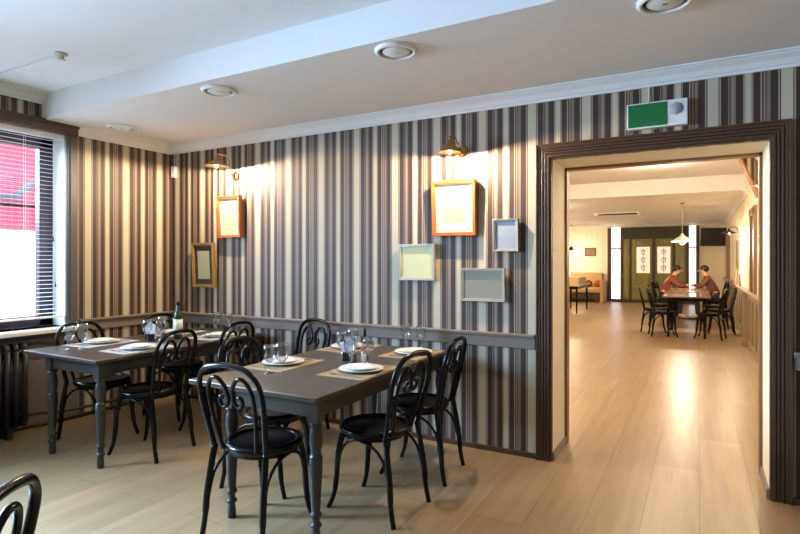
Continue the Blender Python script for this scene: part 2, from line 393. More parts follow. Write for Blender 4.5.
# framed window recess in the right wall above the wainscot
w3 = bpy.data.objects.new('window_3', None); C.objects.link(w3); struct(w3)
b = MB(); b.box(XFR-.04, 9.75, .925, XFR, 9.9, 2.25); b.box(XFR-.04, 10.5, .925, XFR, 10.65, 2.25); b.box(XFR-.04, 9.7, 2.15, XFR, 10.7, 2.27)
b.build('window_frame', 'inner_wood', w3, bevel=.004)
MB().box(XFR-.012, 9.9, .925, XFR-.002, 10.5, 2.15).build('pane', 'dark_green', w3)
# sloping striped bulkhead at the upper right of the passage
b = MB(); b.prism([(.535, 9.5, 2.98), (XFR, 9.5, 2.98), (XFR, 9.5, 2.40)], (0, .3, 0), 0)
struct(b.build('wall_bulkhead', ['stripeB']))
b = MB(); b.prism([(.515, 9.47, 2.98), (.535, 9.47, 2.98), (XFR, 9.47, 2.42), (XFR, 9.47, 2.37)], (0, .36, 0))
struct(b.build('trim_10', 'orange_wood'))

# ---- green double door with side lights (far end)
yd = YF-.012
d2 = bpy.data.objects.new('door_2', None); C.objects.link(d2); struct(d2)
b = MB()
b.box(-2.86, yd-.10, 0, -2.74, yd, 2.60); b.box(-2.44, yd-.08, 0, -2.36, yd, 2.60); b.box(-.40, yd-.08, 0, -.31, yd, 2.60); b.box(-.11, yd-.10, 0, -.02, yd, 2.60)
b.box(-2.14, yd-.07, 0, -2.08, yd, 2.2); b.box(-1.43, yd-.09, 0, -1.33, yd, 2.2); b.box(-.80, yd-.07, 0, -.74, yd, 2.2)
b.box(-2.74, yd-.06, 0, -.11, yd, .10)
b.build('door_frame', 'brown_post', d2, bevel=.006)
b = MB().box(-2.36, yd-.12, 2.2, -.40, yd, 2.60)
b.build('lintel', 'dark_green', d2, bevel=.006)
def leaf(x0, x1, gx0, gx1, nm):
    b = MB(); t = yd-.05
    b.box(x0, t, .1, gx0, yd, 2.2); b.box(gx1, t, .1, x1, yd, 2.2); b.box(gx0, t, .1, gx1, yd, 1.02); b.box(gx0, t, 1.92, gx1, yd, 2.2)
    b.box(x0+.09, t-.02, .22, x1-.09, t, .50); b.box(x0+.09, t-.02, .58, x1-.09, t, .90); b.box(x0+.09, t-.02, 1.98, x1-.09, t, 2.14)
    o = b.build(nm, 'green_wood', d2, bevel=.01)
    MB().box(gx0, yd-.03, 1.02, gx1, yd-.02, 1.92).build('pane', 'lit_pane', o)
    cx = (gx0+gx1)/2; b = MB()
    for z in (1.2, 1.47, 1.74):
        b.tube([(cx+.06*math.cos(a*PI/6), yd-.035, z+.08*math.sin(a*PI/6)) for a in range(12)], .010, 6, True)
        b.tube([(cx-.12, yd-.035, z+.1), (cx, yd-.035, z), (cx+.12, yd-.035, z+.1)], .006, 6)
    b.tube([(cx, yd-.035, 1.04), (cx, yd-.035, 1.9)], .008, 6)
    b.build('lead_tracery', 'lead', o)
    return o
la = leaf(-2.08, -1.43, -1.92, -1.50, 'door_leaf'); lb = leaf(-1.33, -.80, -1.27, -.87, 'door_leaf')
b = MB(); b.tube([(-1.46, yd-.06, 1.0), (-1.46, yd-.11, 1.0), (-1.46, yd-.11, 1.2), (-1.46, yd-.06, 1.2)], .012, 6); b.build('door_handle', 'brass', la)
for x0, x1 in ((-2.36, -2.14), (-.74, -.40)):
    b = MB().box(x0, yd-.05, .1, x1, yd, 2.2); b.box(x0+.04, yd-.07, .2, x1-.04, yd-.05, 1.0); b.box(x0+.04, yd-.07, 1.1, x1-.04, yd-.05, 2.1)
    b.build('side_panel', 'green_wood', d2, bevel=.01)
for x0, x1 in ((-2.74, -2.44), (-.31, -.11)):
    o = MB().box(x0, yd-.035, .1, x1, yd-.02, 2.60).build('side_light', 'lit_glass', d2)
    b = MB(); b.box(x0, yd-.05, 1.85, x1, yd-.035, 1.89)
    b.build('glazing_bar', 'brown_post', o)
b = MB(); b.tube([(-2.68, yd-.04, .95), (-2.68, yd-.1, .95), (-2.68, yd-.1, 1.65), (-2.68, yd-.04, 1.65)], .018, 8); b.build('pull_bar', 'dark_plastic', d2)

# ================================================================ OUTSIDE THE WINDOW
struct(MB().box(-14, -6, -.35, -5.4, 9, -.3).build('ground_outside', 'pavement'))
t = thing('awning', 'pink sloping awning outside the window behind the blinds', 'awning', (0,0,0))
MB().prism([(-6.9, -1, 2.05), (-6.9, -1, 2.09), (-8.6, -1, 3.3), (-8.6, -1, 3.26)], (0, 6.6, 0)).build('canopy', 'pink', t)
MB().box(-6.93, -1, 1.78, -6.9, 5.6, 2.09).build('valance', 'pink', t)
b = MB(); b.tube([(-6.86, -1, 2.16), (-6.86, 3.35, 2.16)], .035, 8); b.tube([(-6.86, 3.3, 2.16), (-7.3, 3.95, 2.60)], .035, 8)
b.build('frame_rail', 'steel_grey', t)
for y in (-.9, 5.4): MB().tube([(-6.95, y, 2.1), (-6.95, y, -.3)], .03, 8).build('post', 'steel_grey', t)

# ---- venetian blind
bl = thing('venetian_blind', 'white venetian blind hanging in the dark framed window', 'blind', (XL-.035, 0, 0))
MB().box(-.03, WY0+.01, 2.50, .02, WY1-.005, 2.545).build('headrail', 'blind', bl)
b = MB(); z = 2.48
while z > .955:
    b.obox((0, (WY0+WY1)/2, z), (.024, WY1-WY0-.03, .0012), Matrix.Rotation(R(4), 3, 'Y')); z -= .036
b.build('slats', 'slat', bl)
MB().box(-.014, WY0+.015, .925, .014, WY1-.015, .94).build('bottom_rail', 'blind', bl)
b = MB()
for y in (1.5, 2.0, 2.48, 2.72): b.tube([(.014, y, 2.5), (.014, y, .93)], .0012, 5); b.tube([(-.014, y, 2.5), (-.014, y, .93)], .0012, 5)
b.build('ladder_cord', 'blind', bl)
for y, z in ((2.70, 1.62), (2.72, 1.22)):
    c = MB().tube([(.022, y, 2.5), (.022, y, z)], .0012, 5).build('pull_cord', 'blind', bl)
    MB().lathe([(.002,.02),(.007,-.02),(.007,-.025)], (.022, y, z)).build('cord_tassel', 'dark_plastic', c)

# ---- radiator
rad = thing('radiator', 'dark cast iron column radiator under the window sill', 'radiator', (XL+.10, 0, 0))
b = MB()
y = 1.55
while y < 2.42:
    for dx in (-.045, .045): b.tube([(dx, y, .12), (dx, y, .70)], .021, 8)
    b.tube(smooth_path([(-.045, y, .70), (-.03, y, .735), (.03, y, .735), (.045, y, .70)], 4), .022, 8)
    b.tube(smooth_path([(-.045, y, .12), (-.03, y, .095), (.03, y, .095), (.045, y, .12)], 4), .022, 8)
    y += .065
b.tube([(0, 1.52, .66), (0, 2.44, .66)], .02, 8); b.tube([(0, 1.52, .15), (0, 2.44, .15)], .02, 8)
b.build('columns', 'iron', rad)
for y in (1.6, 2.26): MB().box(-.06, y, 0, .06, y+.04, .1).build('foot', 'iron', rad)
b = MB(); b.tube(smooth_path([(0, 2.38, .15), (0, 2.5, .15), (-.04, 2.64, .12), (-.06, 2.75, .10), (-.06, 3.2, .09), (-.06, 3.8, .09)], 5), .013, 8)
b.tube([(-.055, 1.2, .035), (-.055, 3.8, .035)], .012, 8)
b.build('heating_pipe', 'iron', rad)

# ================================================================ CEILING AND WALL FITTINGS
def vent(x, y, z, label, first=[None]):
    if first[0] is None:
        t = thing('ceiling_vent', label, 'ceiling vent', (x, y, z), 0, 'round ceiling vents')
        MB().lathe([(.125, 0), (.125, -.010), (.112, -.020), (.102, -.020), (.096, 0)], seg=32, closed=True).build('ring', 'white', t)
        MB().lathe([(.0, -.0), (.096, -.0), (.096, -.004), (0, -.004)], seg=32).build('slot', 'dark', t)
        MB().lathe([(0, -.008), (.078, -.008), (.082, -.012), (.07, -.018), (0, -.020)], seg=32).build('disc', 'white', t)
        MB().tube([(0,0,-.002), (0,0,-.02)], .012, 8).build('stem', 'steel', t)
        first[0] = t; return t
    t = copy_tree(first[0]); t.location = (x, y, z); t['label'] = label; return t
vent(-1.547, 2.755, 2.65, 'round white ceiling vent left of the right wall lamp, second from the doorway')
vent(-3.02, 2.784, 2.65, 'round white ceiling vent between the two wall lamps, next to the ceiling step')
vent(-4.629, 3.121, 2.65, 'round white ceiling vent nearest the window and the room corner')
vent(-0.143, 2.839, 2.65, 'round white ceiling vent at the top edge, nearest the doorway')
t = thing('smoke_detector', 'small white ceiling detector at the end of a white conduit above the window', 'detector', (-3.87, 2.16, 2.86))
MB().lathe([(0,0),(.042,0),(.042,-.008),(.018,-.014),(.014,-.035),(.026,-.040),(.026,-.043),(.0,-.046)], seg=20).build('housing', 'silver', t)
MB().box(-1.08, -.009, -.014, -.04, .009, 0).build('conduit', 'white', t)
t = thing('wall_sensor', 'small white sensor box high in the room corner with cord up to the moulding', 'sensor', (-4.89, YB, 2.31))
MB().box(-.028, -.035, 0, .028, 0, .12).build('housing', 'white', t, bevel=.006)
MB().tube([(-.0, -.012, .12), (0, -.012, .26)], .004, 6).build('cord', 'white', t)

# exit sign
t = thing('exit_sign', 'plain green illuminated sign box with round speaker grille above the doorway', 'sign', (-.422, YB, 2.285))
MB().box(0, -.05, 0, .355, 0, .165).build('housing', 'white', t, bevel=.004)
MB().box(.010, -.054, .009, .240, -.05, .156).build('sign_face', 'green_sign', t)
o = MB().lathe([(0,0),(.042,0),(.038,.006),(0,.008)], seg=8).build('speaker_grille', 'grille', t); o.rotation_euler = (PI/2, 0, 0); o.location = (.292, -.05, .105)
MB().tube([(.13, -.008, .165), (.13, -.008, .29)], .004, 6).build('cord', 'white', t)

# picture frames on the back wall
def picture(x0, x1, z0, z1, border, depth, fm, mount, mm, am, label, tilt=0.05):
    cx, cz = (x0+x1)/2, (z0+z1)/2; w, h = (x1-x0)/2, (z1-z0)/2
    t = thing('picture_frame', label, 'picture', (cx, YB-.004, z0), 0, 'framed pictures on the striped wall')
    t.rotation_euler = (tilt, 0, 0)
    b = MB(); d = depth
    H = 2*h
    b.box(-w, -d, 0, -w+border, 0, H); b.box(w-border, -d, 0, w, 0, H); b.box(-w+border, -d, 0, w-border, 0, border); b.box(-w+border, -d, H-border, w-border, 0, H)
    q = border*.35; d2_ = d+.006
    b.box(-w, -d2_, 0, -w+q, -d, H); b.box(w-q, -d2_, 0, w, -d, H); b.box(-w+q, -d2_, 0, w-q, -d, q); b.box(-w+q, -d2_, H-q, w-q, -d, H)
    b.build('frame', fm, t, bevel=.0015)
    if mount:
        MB().box(-w+border, -d*.6, border, w-border, -.004, H-border).build('mount', mm, t)
        MB().box(-w+border+mount, -d*.6-.002, border+mount*1.2, w-border-mount, -d*.6, H-border-mount*1.2).build('picture', am, t)
    else:
        MB().box(-w+border, -d*.6, border, w-border, -.004, H-border).build('picture', am, t)
picture(-4.20, -3.895, 1.655, 2.065, .026, .045, 'orange_wood', .035, 'mount_cream', 'art_green', 'orange wood frame with white mount and sage sheet, directly under the left wall lamp')
picture(-4.575, -4.262, 1.16, 1.61, .028, .03, 'gilt', .045, 'mount_dark', 'art_green', 'gilt frame with black mount and pale sage sheet, leftmost picture')
picture(-1.835, -1.475, 1.62, 2.045, .026, .05, 'orange_wood', .065, 'mount_cream', 'art_cream', 'large orange wood frame with wide white mount, directly under the right wall lamp')
picture(-2.145, -1.825, 1.27, 1.56, .022, .03, 'silver', 0, None, 'art_yellow', 'silver frame with plain straw yellow sheet, left of the grey one')
picture(-1.60, -1.255, 1.12, 1.37, .020, .025, 'silver', 0, None, 'art_grey', 'wide silver frame with grey sheet, lowest of the right picture group')
picture(-1.345, -1.155, 1.495, 1.735, .018, .028, 'silver', 0, None, 'art_blue', 'small silver frame with blue grey sheet, nearest the doorway')

# wall sconces
def point(name, loc, power, color=(1, .74, .46), r=.03, parent=None):
    l = bpy.data.lights.new(name, 'POINT'); l.energy = power; l.color = color; l.shadow_soft_size = r
    o = bpy.data.objects.new(name, l); o.location = loc; C.objects.link(o)
    if parent: o.parent = parent
    return o
def sconce(x, y, z, rz, label, power, out=.20, rr=.10, pz=-.06, first=[None], metal='brass', col=(1,.78,.52)):
    t = thing('wall_lamp', label, 'lamp', (x, y, z), rz, 'dish shaded wall lamps')
    o = MB().lathe([(0,0),(.045,0),(.045,.008),(.03,.018),(.012,.024),(0,.026)], seg=20).build('wall_plate', metal, t); o.rotation_euler = (PI/2,0,0); o.location = (0,0,pz)
    b = MB(); b.tube(smooth_path([(0, -.02, pz), (0, -.06, pz), (0, -.08, pz+.05), (0, -.10, .09), (0, -.14, .125), (0, -out+.01, .12), (0, -out, .09)], 6), .0065, 8)
    b.build('arm', metal, t)
    k = MB().sphere((0, -.07, pz+.01), .017).build('joint', metal, t)
    MB().lathe([(.018, .095), (.018, .062), (.05, .046), (rr, .004), (rr, 0), (.05, .040), (.016, .055)], (0, -out, 0), 32).build('lamp_shade', [metal], t)
    MB().lathe([(.015, .06), (.015, .034), (.010, .031), (0, .031)], (0, -out, 0), 16).build('lamp_holder', metal, t)
    MB().sphere((0, -out, .015), .017, (1,1,1.05)).build('bulb', 'bulb', t)
    point('bulb_light', (0, -out, -.010), power, parent=t, r=.008, color=col)
    return t
sconce(-4.0, YB, 2.315, 0, 'brass wall lamp with dish shade above the left pair of pictures', 86, out=.25, rr=.115)
sconce(-1.605, YB, 2.215, 0, 'brass wall lamp with dish shade above the right picture group', 80, out=.25, rr=.085, pz=.05)

# ================================================================ FURNITURE
def make_chair(name='bentwood_chair'):
    """seat centre at origin, faces +y"""
    t = thing(name, '', 'chair')
    MB().lathe([(0,.470),(.165,.470),(.175,.466),(.0,.462)], seg=32).build('seat_panel', 'seat', t)
    MB().lathe([(.165,.474),(.185,.480),(.203,.474),(.207,.458),(.200,.442),(.178,.440),(.165,.450)], seg=36, closed=True).build('seat', 'black_wood', t)
    MB().lathe([(.168,.442),(.180,.442),(.180,.418),(.168,.418)], seg=32, closed=True).build('seat_hoop', 'black_wood', t)
    bk = lambda z: -.185 - (z-.45)*.22
    pts = [(-.170, bk(.45), .45), (-.182, bk(.55), .55), (-.197, bk(.66), .66), (-.203, bk(.75), .75), (-.190, bk(.83), .83), (-.140, bk(.885), .885), (-.07, bk(.905), .905), (0, bk(.91), .91)]
    pts = pts + [(-x, y, z) for x, y, z in pts[-2::-1]]
    MB().tube(smooth_path(pts, 5), .0145, 10).build('back_frame', 'black_wood', t)
    # inner piece: two hoops that meet in curls at the centre
    b = MB()
    for s in (-1, 1):
        q = [(.105,.46),(.125,.56),(.140,.68),(.140,.77),(.112,.83),(.072,.845),(.036,.82),(.014,.77),(.016,.72),(.046,.695),(.070,.715),(.064,.745),(.044,.745)]
        b.tube(smooth_path([(s*u, bk(z)+.004*s, z) for u, z in q], 5), [.011]*61, 8)
    b.build('inner_back_hoop', 'black_wood', t)
    for s in (-1, 1):
        b = MB(); b.tube(smooth_path([(s*.170, -.186, .47), (s*.178, -.205, .36), (s*.186, -.225, .22), (s*.190, -.235, .10), (s*.193, -.255, .0)], 5), [.0165]*8+[.0175]*6+[.0145]*7, 10)
        b.build('leg', 'black_wood', t)
        b = MB(); b.tube(smooth_path([(s*.135, .125, .45), (s*.150, .150, .32), (s*.155, .160, .18), (s*.160, .175, .08), (s*.172, .205, .0)], 5), [.0185]*6+[.0165]*8+[.0135]*7, 10)
        b.build('leg', 'black_wood', t)
        # arched braces between seat and legs
        b = MB(); b.tube(smooth_path([(s*.157, .150, .215), (s*.160, .125, .33), (s*.168, .07, .40), (s*.172, .0, .425)], 5), .0085, 8)
        b.tube(smooth_path([(s*.183, -.215, .215), (s*.178, -.18, .33), (s*.172, -.10, .40), (s*.172, -.0, .425)], 5), .0085, 8)
        b.build('side_brace', 'black_wood', t)
    b = MB()
    b.tube(smooth_path([(-.150, .158, .24), (-.13, .160, .34), (-.08, .155, .405), (0, .150, .425), (.08, .155, .405), (.13, .160, .34), (.150, .158, .24)], 5), .0085, 8)
    b.build('front_brace', 'black_wood', t)
    return t
proto = [None]
def place_chair(x, y, rz, label, group, sc=1.0):
    if proto[0] is None: t = proto[0] = make_chair()
    else: t = copy_tree(proto[0])
    t.location = (x, y, 0); t.rotation_euler = (0,0,R(rz)); t['label'] = label; t['group'] = group
    return t
G1, G2, G3 = 'chairs around the window table', 'chairs around the front table', 'chairs around the far room tables'
place_chair(-4.245, 2.69, -85, 'black bentwood chair between radiator and window table, nearer the camera', G1)
place_chair(-4.245, 3.44, -90, 'black bentwood chair on the window side of the window table, deeper in the corner', G1)
place_chair(-3.625, 2.66, 100, 'black bentwood chair on the aisle side of the window table, nearer the camera', G1)
place_chair(-3.64, 3.29, 96, 'black bentwood chair on the aisle side of the window table, nearer the back wall', G1)
place_chair(-2.395, 2.66, -84, 'black bentwood chair tucked under the left long side of the front table', G2)
place_chair(-2.045, 2.20, 2, 'black bentwood chair at the near end of the front table, back to the camera', G2)
place_chair(-3.0, 3.53, 168, 'black bentwood chair with its back against the wall, between the two tables', G2)
place_chair(-1.665, 2.71, 87, 'black bentwood chair on the doorway side of the front table, nearer the camera', G2)
place_chair(-1.68, 3.31, 95, 'black bentwood chair on the doorway side of the front table, close to the wall', G2)
place_chair(-1.571, 0.444, 128, 'black bentwood chair in the bottom left foreground, mostly cut off', 'foreground chair')

LEG = [(0,0),(.021,0),(.024,.03),(.020,.075),(.021,.082),(.030,.088),(.030,.098),(.022,.104),(.020,.120),(.021,.135),(.030,.141),(.030,.152),(.022,.158),
       (.025,.20),(.031,.32),(.034,.385),(.030,.398),(.034,.402),(.034,.410),(.029,.413),(.034,.417),(.034,.425),(.029,.428),(.034,.432),(.034,.440),(.027,.446),
       (.026,.465),(.034,.50),(.035,.54),(.029,.58),(.024,.590),(.034,.598),(.034,.610),(.026,.615)]
def make_table(label, cat='table'):
    t = thing('dining_table', label, cat, (0,0,0), 0, 'dark dining tables in the near room')
    L = 1.62
    MB().box(0, 0, .722, .905, L, .75).build('tabletop', 'table', t, bevel=.005)
    b = MB(); x0, x1, y0, y1 = .265, .865, .055, L-.055
    b.box(x0, y0-.008, .635, x1, y0+.012, .722); b.box(x0, y1-.012, .635, x1, y1+.008, .722); b.box(x0-.008, y0, .635, x0+.012, y1, .722); b.box(x1-.012, y0, .635, x1+.008, y1, .722)
    b.build('apron', 'table_leg', t, bevel=.003)
    for x in (x0+.008, x1-.008):
        for y in (y0+.01, y1-.01):
            b = MB().lathe(LEG, (x, y, 0), 20); b.box(x-.033, y-.033, .615, x+.033, y+.033, .722); b.build('leg', 'table_leg', t)
    return t
T1 = make_table('dark wooden dining table with turned legs beside the window')
T1.location = (-4.467, 2.21, 0)
T2 = copy_tree(T1); T2.location = (-2.55, 2.125, 0); T2['label'] = 'dark wooden dining table with turned legs in front, nearest the doorway'

# ---- table settings
ZT = .75
def ring_prof(r):  # dinner plate
    return [(0,0),(r*.55,0),(r*.6,.004),(r*.98,.016),(r,.0175),(r*.985,.020),(r*.62,.009),(r*.5,.007),(0,.007)]
def plate(x, y, z, r, label, group, name='dinner_plate'):
    o = MB().lathe(ring_prof(r), seg=36).build(name, 'china'); o.location = (x, y, z); return tag(o, label, 'plate', group)
def goblet(x, y, z, h, rb, label, group):
    k = h/.165; t = thing('wine_glass', label, 'glass', (x, y, z), 0, group)
    MB().lathe([(0,0),(.031,0),(.031,.002),(.010,.005),(.0045,.010),(.004,.05*k),(.006,.058*k),(0,.058*k)], seg=20).build('stem', 'wineglass', t)
    MB().lathe([(.0,.0585*k),(rb*.45,.066*k),(rb*.85,.085*k),(rb,.115*k),(rb*.96,.145*k),(rb*.92,.165*k),(rb*.90,.165*k),(rb*.93,.145*k),(rb*.965,.115*k),(rb*.82,.088*k),(rb*.4,.070*k),(0,.062*k)], seg=24).build('bowl', 'wineglass', t)
    return t
def cutlery(x, y, z, rz, kind, label, group):
    t = tag((MB()).build(kind, 'steel'), label, kind, group)  # replaced mesh below
    b = MB(); b.obox((0, -.045, .003), (.011, .11, .003), Matrix.Identity(3))
    if kind == 'fork':
        b.obox((0, .03, .004), (.006, .06, .003), Matrix.Identity(3)); b.obox((0, .066, .004), (.022, .018, .003), Matrix.Identity(3))
        for dx in (-.009, -.003, .003, .009): b.obox((dx, .093, .004), (.0028, .04, .002), Matrix.Identity(3))
    else:
        b.obox((0, .06, .003), (.018, .11, .0022), Matrix.Identity(3)); b.obox((.003, .12, .003), (.010, .02, .002), Matrix.Identity(3))
    bmesh.ops.recalc_face_normals(b.bm, faces=b.bm.faces); b.bm.to_mesh(t.data); b.bm.free()
    t.location = (x, y, z); t.rotation_euler = (0,0,rz); return t
def setting(cx, cy, face, where, table, mm, napk=False):
    """face: +1 diner sits at -x side facing +x ; -1 diner sits at +x side"""
    o = MB().box(-.16, -.225, 0, .16, .225, .003).build('placemat', mm); o.location = (cx+.0*face, cy, ZT)
    tag(o, 'woven placemat at the %s seat of the %s' % (where, table), 'placemat', 'woven placemats')
    z = ZT+.003
    plate(cx-.01*face, cy, z, .137, 'large white dinner plate at the %s seat of the %s' % (where, table), 'dinner plates')
    plate(cx-.01*face, cy, z+.0095, .098, 'smaller white plate on top at the %s seat of the %s' % (where, table), 'side plates', 'side_plate')
    a = -PI/2*face
    cutlery(cx-.02*face, cy+.175*face, z, a, 'fork', 'steel fork beside the plate at the %s seat of the %s' % (where, table), 'forks')
    cutlery(cx-.02*face, cy-.175*face, z, a, 'knife', 'steel knife beside the plate at the %s seat of the %s' % (where, table), 'knives')
tn2, tn1 = 'front table', 'window table'
setting(-2.375, 2.74, 1, 'near left', tn2, 'mat')
setting(-1.82, 2.79, -1, 'near right', tn2, 'mat')
setting(-2.375, 3.50, 1, 'far left', tn2, 'mat')
setting(-1.83, 3.50, -1, 'far right', tn2, 'mat')
setting(-4.29, 2.72, 1, 'near left', tn1, 'mat_grey')
setting(-3.77, 2.68, -1, 'near right', tn1, 'mat_grey')
setting(-4.29, 3.44, 1, 'far left', tn1, 'mat_grey')
setting(-3.77, 3.46, -1, 'far right', tn1, 'mat_grey')
GG = 'stemmed glasses on the tables'
for x, y, h, wh in [(-2.26, 2.475, .15, 'shorter stemmed glass at the near left seat of the front table'), (-2.155, 2.465, .17, 'taller stemmed glass at the near left seat of the front table'),
                    (-1.97, 2.90, .17, 'taller stemmed glass at the near right seat of the front table'), (-1.88, 2.98, .155, 'shorter stemmed glass at the near right seat of the front table'),
                    (-2.19, 3.26, .165, 'taller stemmed glass at the far left seat of the front table'), (-2.24, 3.19, .15, 'shorter stemmed glass at the far left seat of the front table'),
                    (-1.97, 3.66, .17, 'taller stemmed glass at the far right seat of the front table'), (-1.87, 3.72, .155, 'shorter stemmed glass at the far right seat of the front table'),
                    (-4.20, 2.40, .155, 'shorter stemmed glass on the corner of the window table nearest the radiator'), (-4.13, 2.46, .17, 'taller stemmed glass on the corner of the window table nearest the radiator'),
                    (-3.97, 2.90, .17, 'taller stemmed glass at the near right seat of the window table'), (-3.90, 2.97, .155, 'shorter stemmed glass at the near right seat of the window table'),
                    (-4.10, 3.14, .17, 'taller stemmed glass left of the wine bottle'), (-4.04, 3.24, .155, 'shorter stemmed glass left of the wine bottle'),
                    (-3.99, 3.66, .17, 'taller stemmed glass at the far right seat of the window table'), (-3.93, 3.74, .155, 'shorter stemmed glass at the far right seat of the window table')]:
    goblet(x, y, ZT, h*1.13, .039, wh, GG)
def napkin_holder(x, y, label):
    t = thing('napkin_holder', label, 'napkin holder', (x, y, ZT), R(30))
    MB().box(-.04, -.024, 0, .04, .024, .008).box(-.04, -.024, .008, .04, -.020, .06).box(-.04, .020, .008, .04, .024, .06).build('stand', 'navy', t, bevel=.002)
    b = MB()
    for k in range(5):
        y_ = -.014+.007*k; s = .004*k
        b.prism([(-.036, y_, .01), (.036, y_, .01), (.044+s, y_, .12), (.0, y_, .165-.006*k), (-.044-s, y_, .115)], (0, .0025, 0))
    b.build('napkins', 'napkin', t)
napkin_holder(-2.08, 3.05, 'navy holder with fan of white napkins in the middle of the front table')
napkin_holder(-4.06, 3.0, 'navy holder with fan of white napkins in the middle of the window table')
t = thing('oil_cruet', 'glass cruet with dark stopper beside the napkins on the front table', 'cruet', (-1.99, 3.11, ZT))
MB().lathe([(0,0),(.028,0),(.030,.01),(.030,.09),(.014,.125),(.011,.16),(.0,.16)], seg=20).build('body', 'wineglass', t)
MB().lathe([(0,.004),(.026,.006),(.026,.07),(0,.07)], seg=20).build('oil', 'cruet_oil', t)
MB().lathe([(.0,.155),(.009,.155),(.012,.17),(.010,.185),(.014,.20),(.008,.215),(0,.217)], seg=16).build('stopper', 'dark_plastic', t)
def shaker(x, y, label, m, nm='salt_shaker'):
    t = thing(nm, label, 'shaker', (x, y, ZT), 0, 'shakers')
    MB().lathe([(0,0),(.019,0),(.021,.01),(.017,.05),(.015,.058),(0,.058)], seg=16).build('body', m, t)
    MB().lathe([(.0,.058),(.016,.058),(.016,.066),(.010,.075),(0,.077)], seg=16).build('cap', 'steel', t)
shaker(-2.005, 3.00, 'pepper shaker with steel cap in front of the napkins on the front table', 'pepper', 'pepper_shaker')
shaker(-1.955, 3.04, 'salt shaker with steel cap near the cruet on the front table', 'napkin')
shaker(-3.98, 3.06, 'dark pepper shaker beside the napkins on the window table', 'pepper', 'pepper_shaker')
t = thing('wine_bottle', 'green wine bottle with pale label standing on the window table', 'bottle', (-3.97, 3.20, ZT))
MB().lathe([(0,0),(.036,0),(.038,.006),(.038,.19),(.034,.215),(.018,.245),(.0145,.26),(.0145,.32),(.0,.32)], seg=24).build('body', 'bottle', t)
MB().lathe([(.0385,.04),(.0388,.04),(.0388,.17),(.0385,.17)], seg=24, closed=True).build('label', 'label', t)
MB().lathe([(.0,.315),(.016,.29),(.0165,.325),(0,.327)], seg=16).build('capsule', 'dark_plastic', t)

# ================================================================ FAR ROOM CONTENTS
def far_table(y0, label):
    t = thing('dining_table', label, 'table', (-.22, y0, 0), 0, 'dark tables in the far room')
    MB().box(-.40, 0, .745, .40, 1.3, .775).build('tabletop', 'tabletop_far', t, bevel=.006)
    MB().box(-.33, .08, .68, .33, 1.22, .745).build('apron', 'black_wood', t)
    for x in (-.30, .30):
        for y in (.1, 1.2): MB().lathe([(r_*.95, z_) for r_, z_ in LEG]+[(.03,.7)], (x, y, 0), 12).build('leg', 'black_wood', t)
    return t
far_table(11.3, 'dark polished table in the far room, nearest the doorway')
far_table(12.95, 'dark polished table in the far room, second from the doorway')
far_table(14.6, 'dark polished table in the far room, where two people sit')
for x, y, rz, l in [(-.80, 12.12, -86, 'bentwood chair at the left side of the nearest far room table, further back'), (-.59, 11.50, -78, 'bentwood chair at the left side of the nearest far room table, nearer the doorway'),
                    (.14, 11.52, 78, 'bentwood chair at the right side of the nearest far room table, nearer the doorway'), (.34, 12.45, 92, 'bentwood chair at the right side of the nearest far room table, further back'),
                    (-.74, 13.4, -90, 'bentwood chair at the left side of the second far room table'), (.28, 13.45, 88, 'bentwood chair at the right side of the second far room table'),
                    (-.80, 15.25, -90, 'bentwood chair under the person in the rust sweater'), (.30, 15.2, 90, 'bentwood chair under the person in the brown jacket'),
                    (-.80, 16.3, -70, 'bentwood chair beyond the seated people on the left'), (.34, 16.1, 75, 'bentwood chair beyond the seated people on the right')]:
    place_chair(x, y, rz, l, G3)

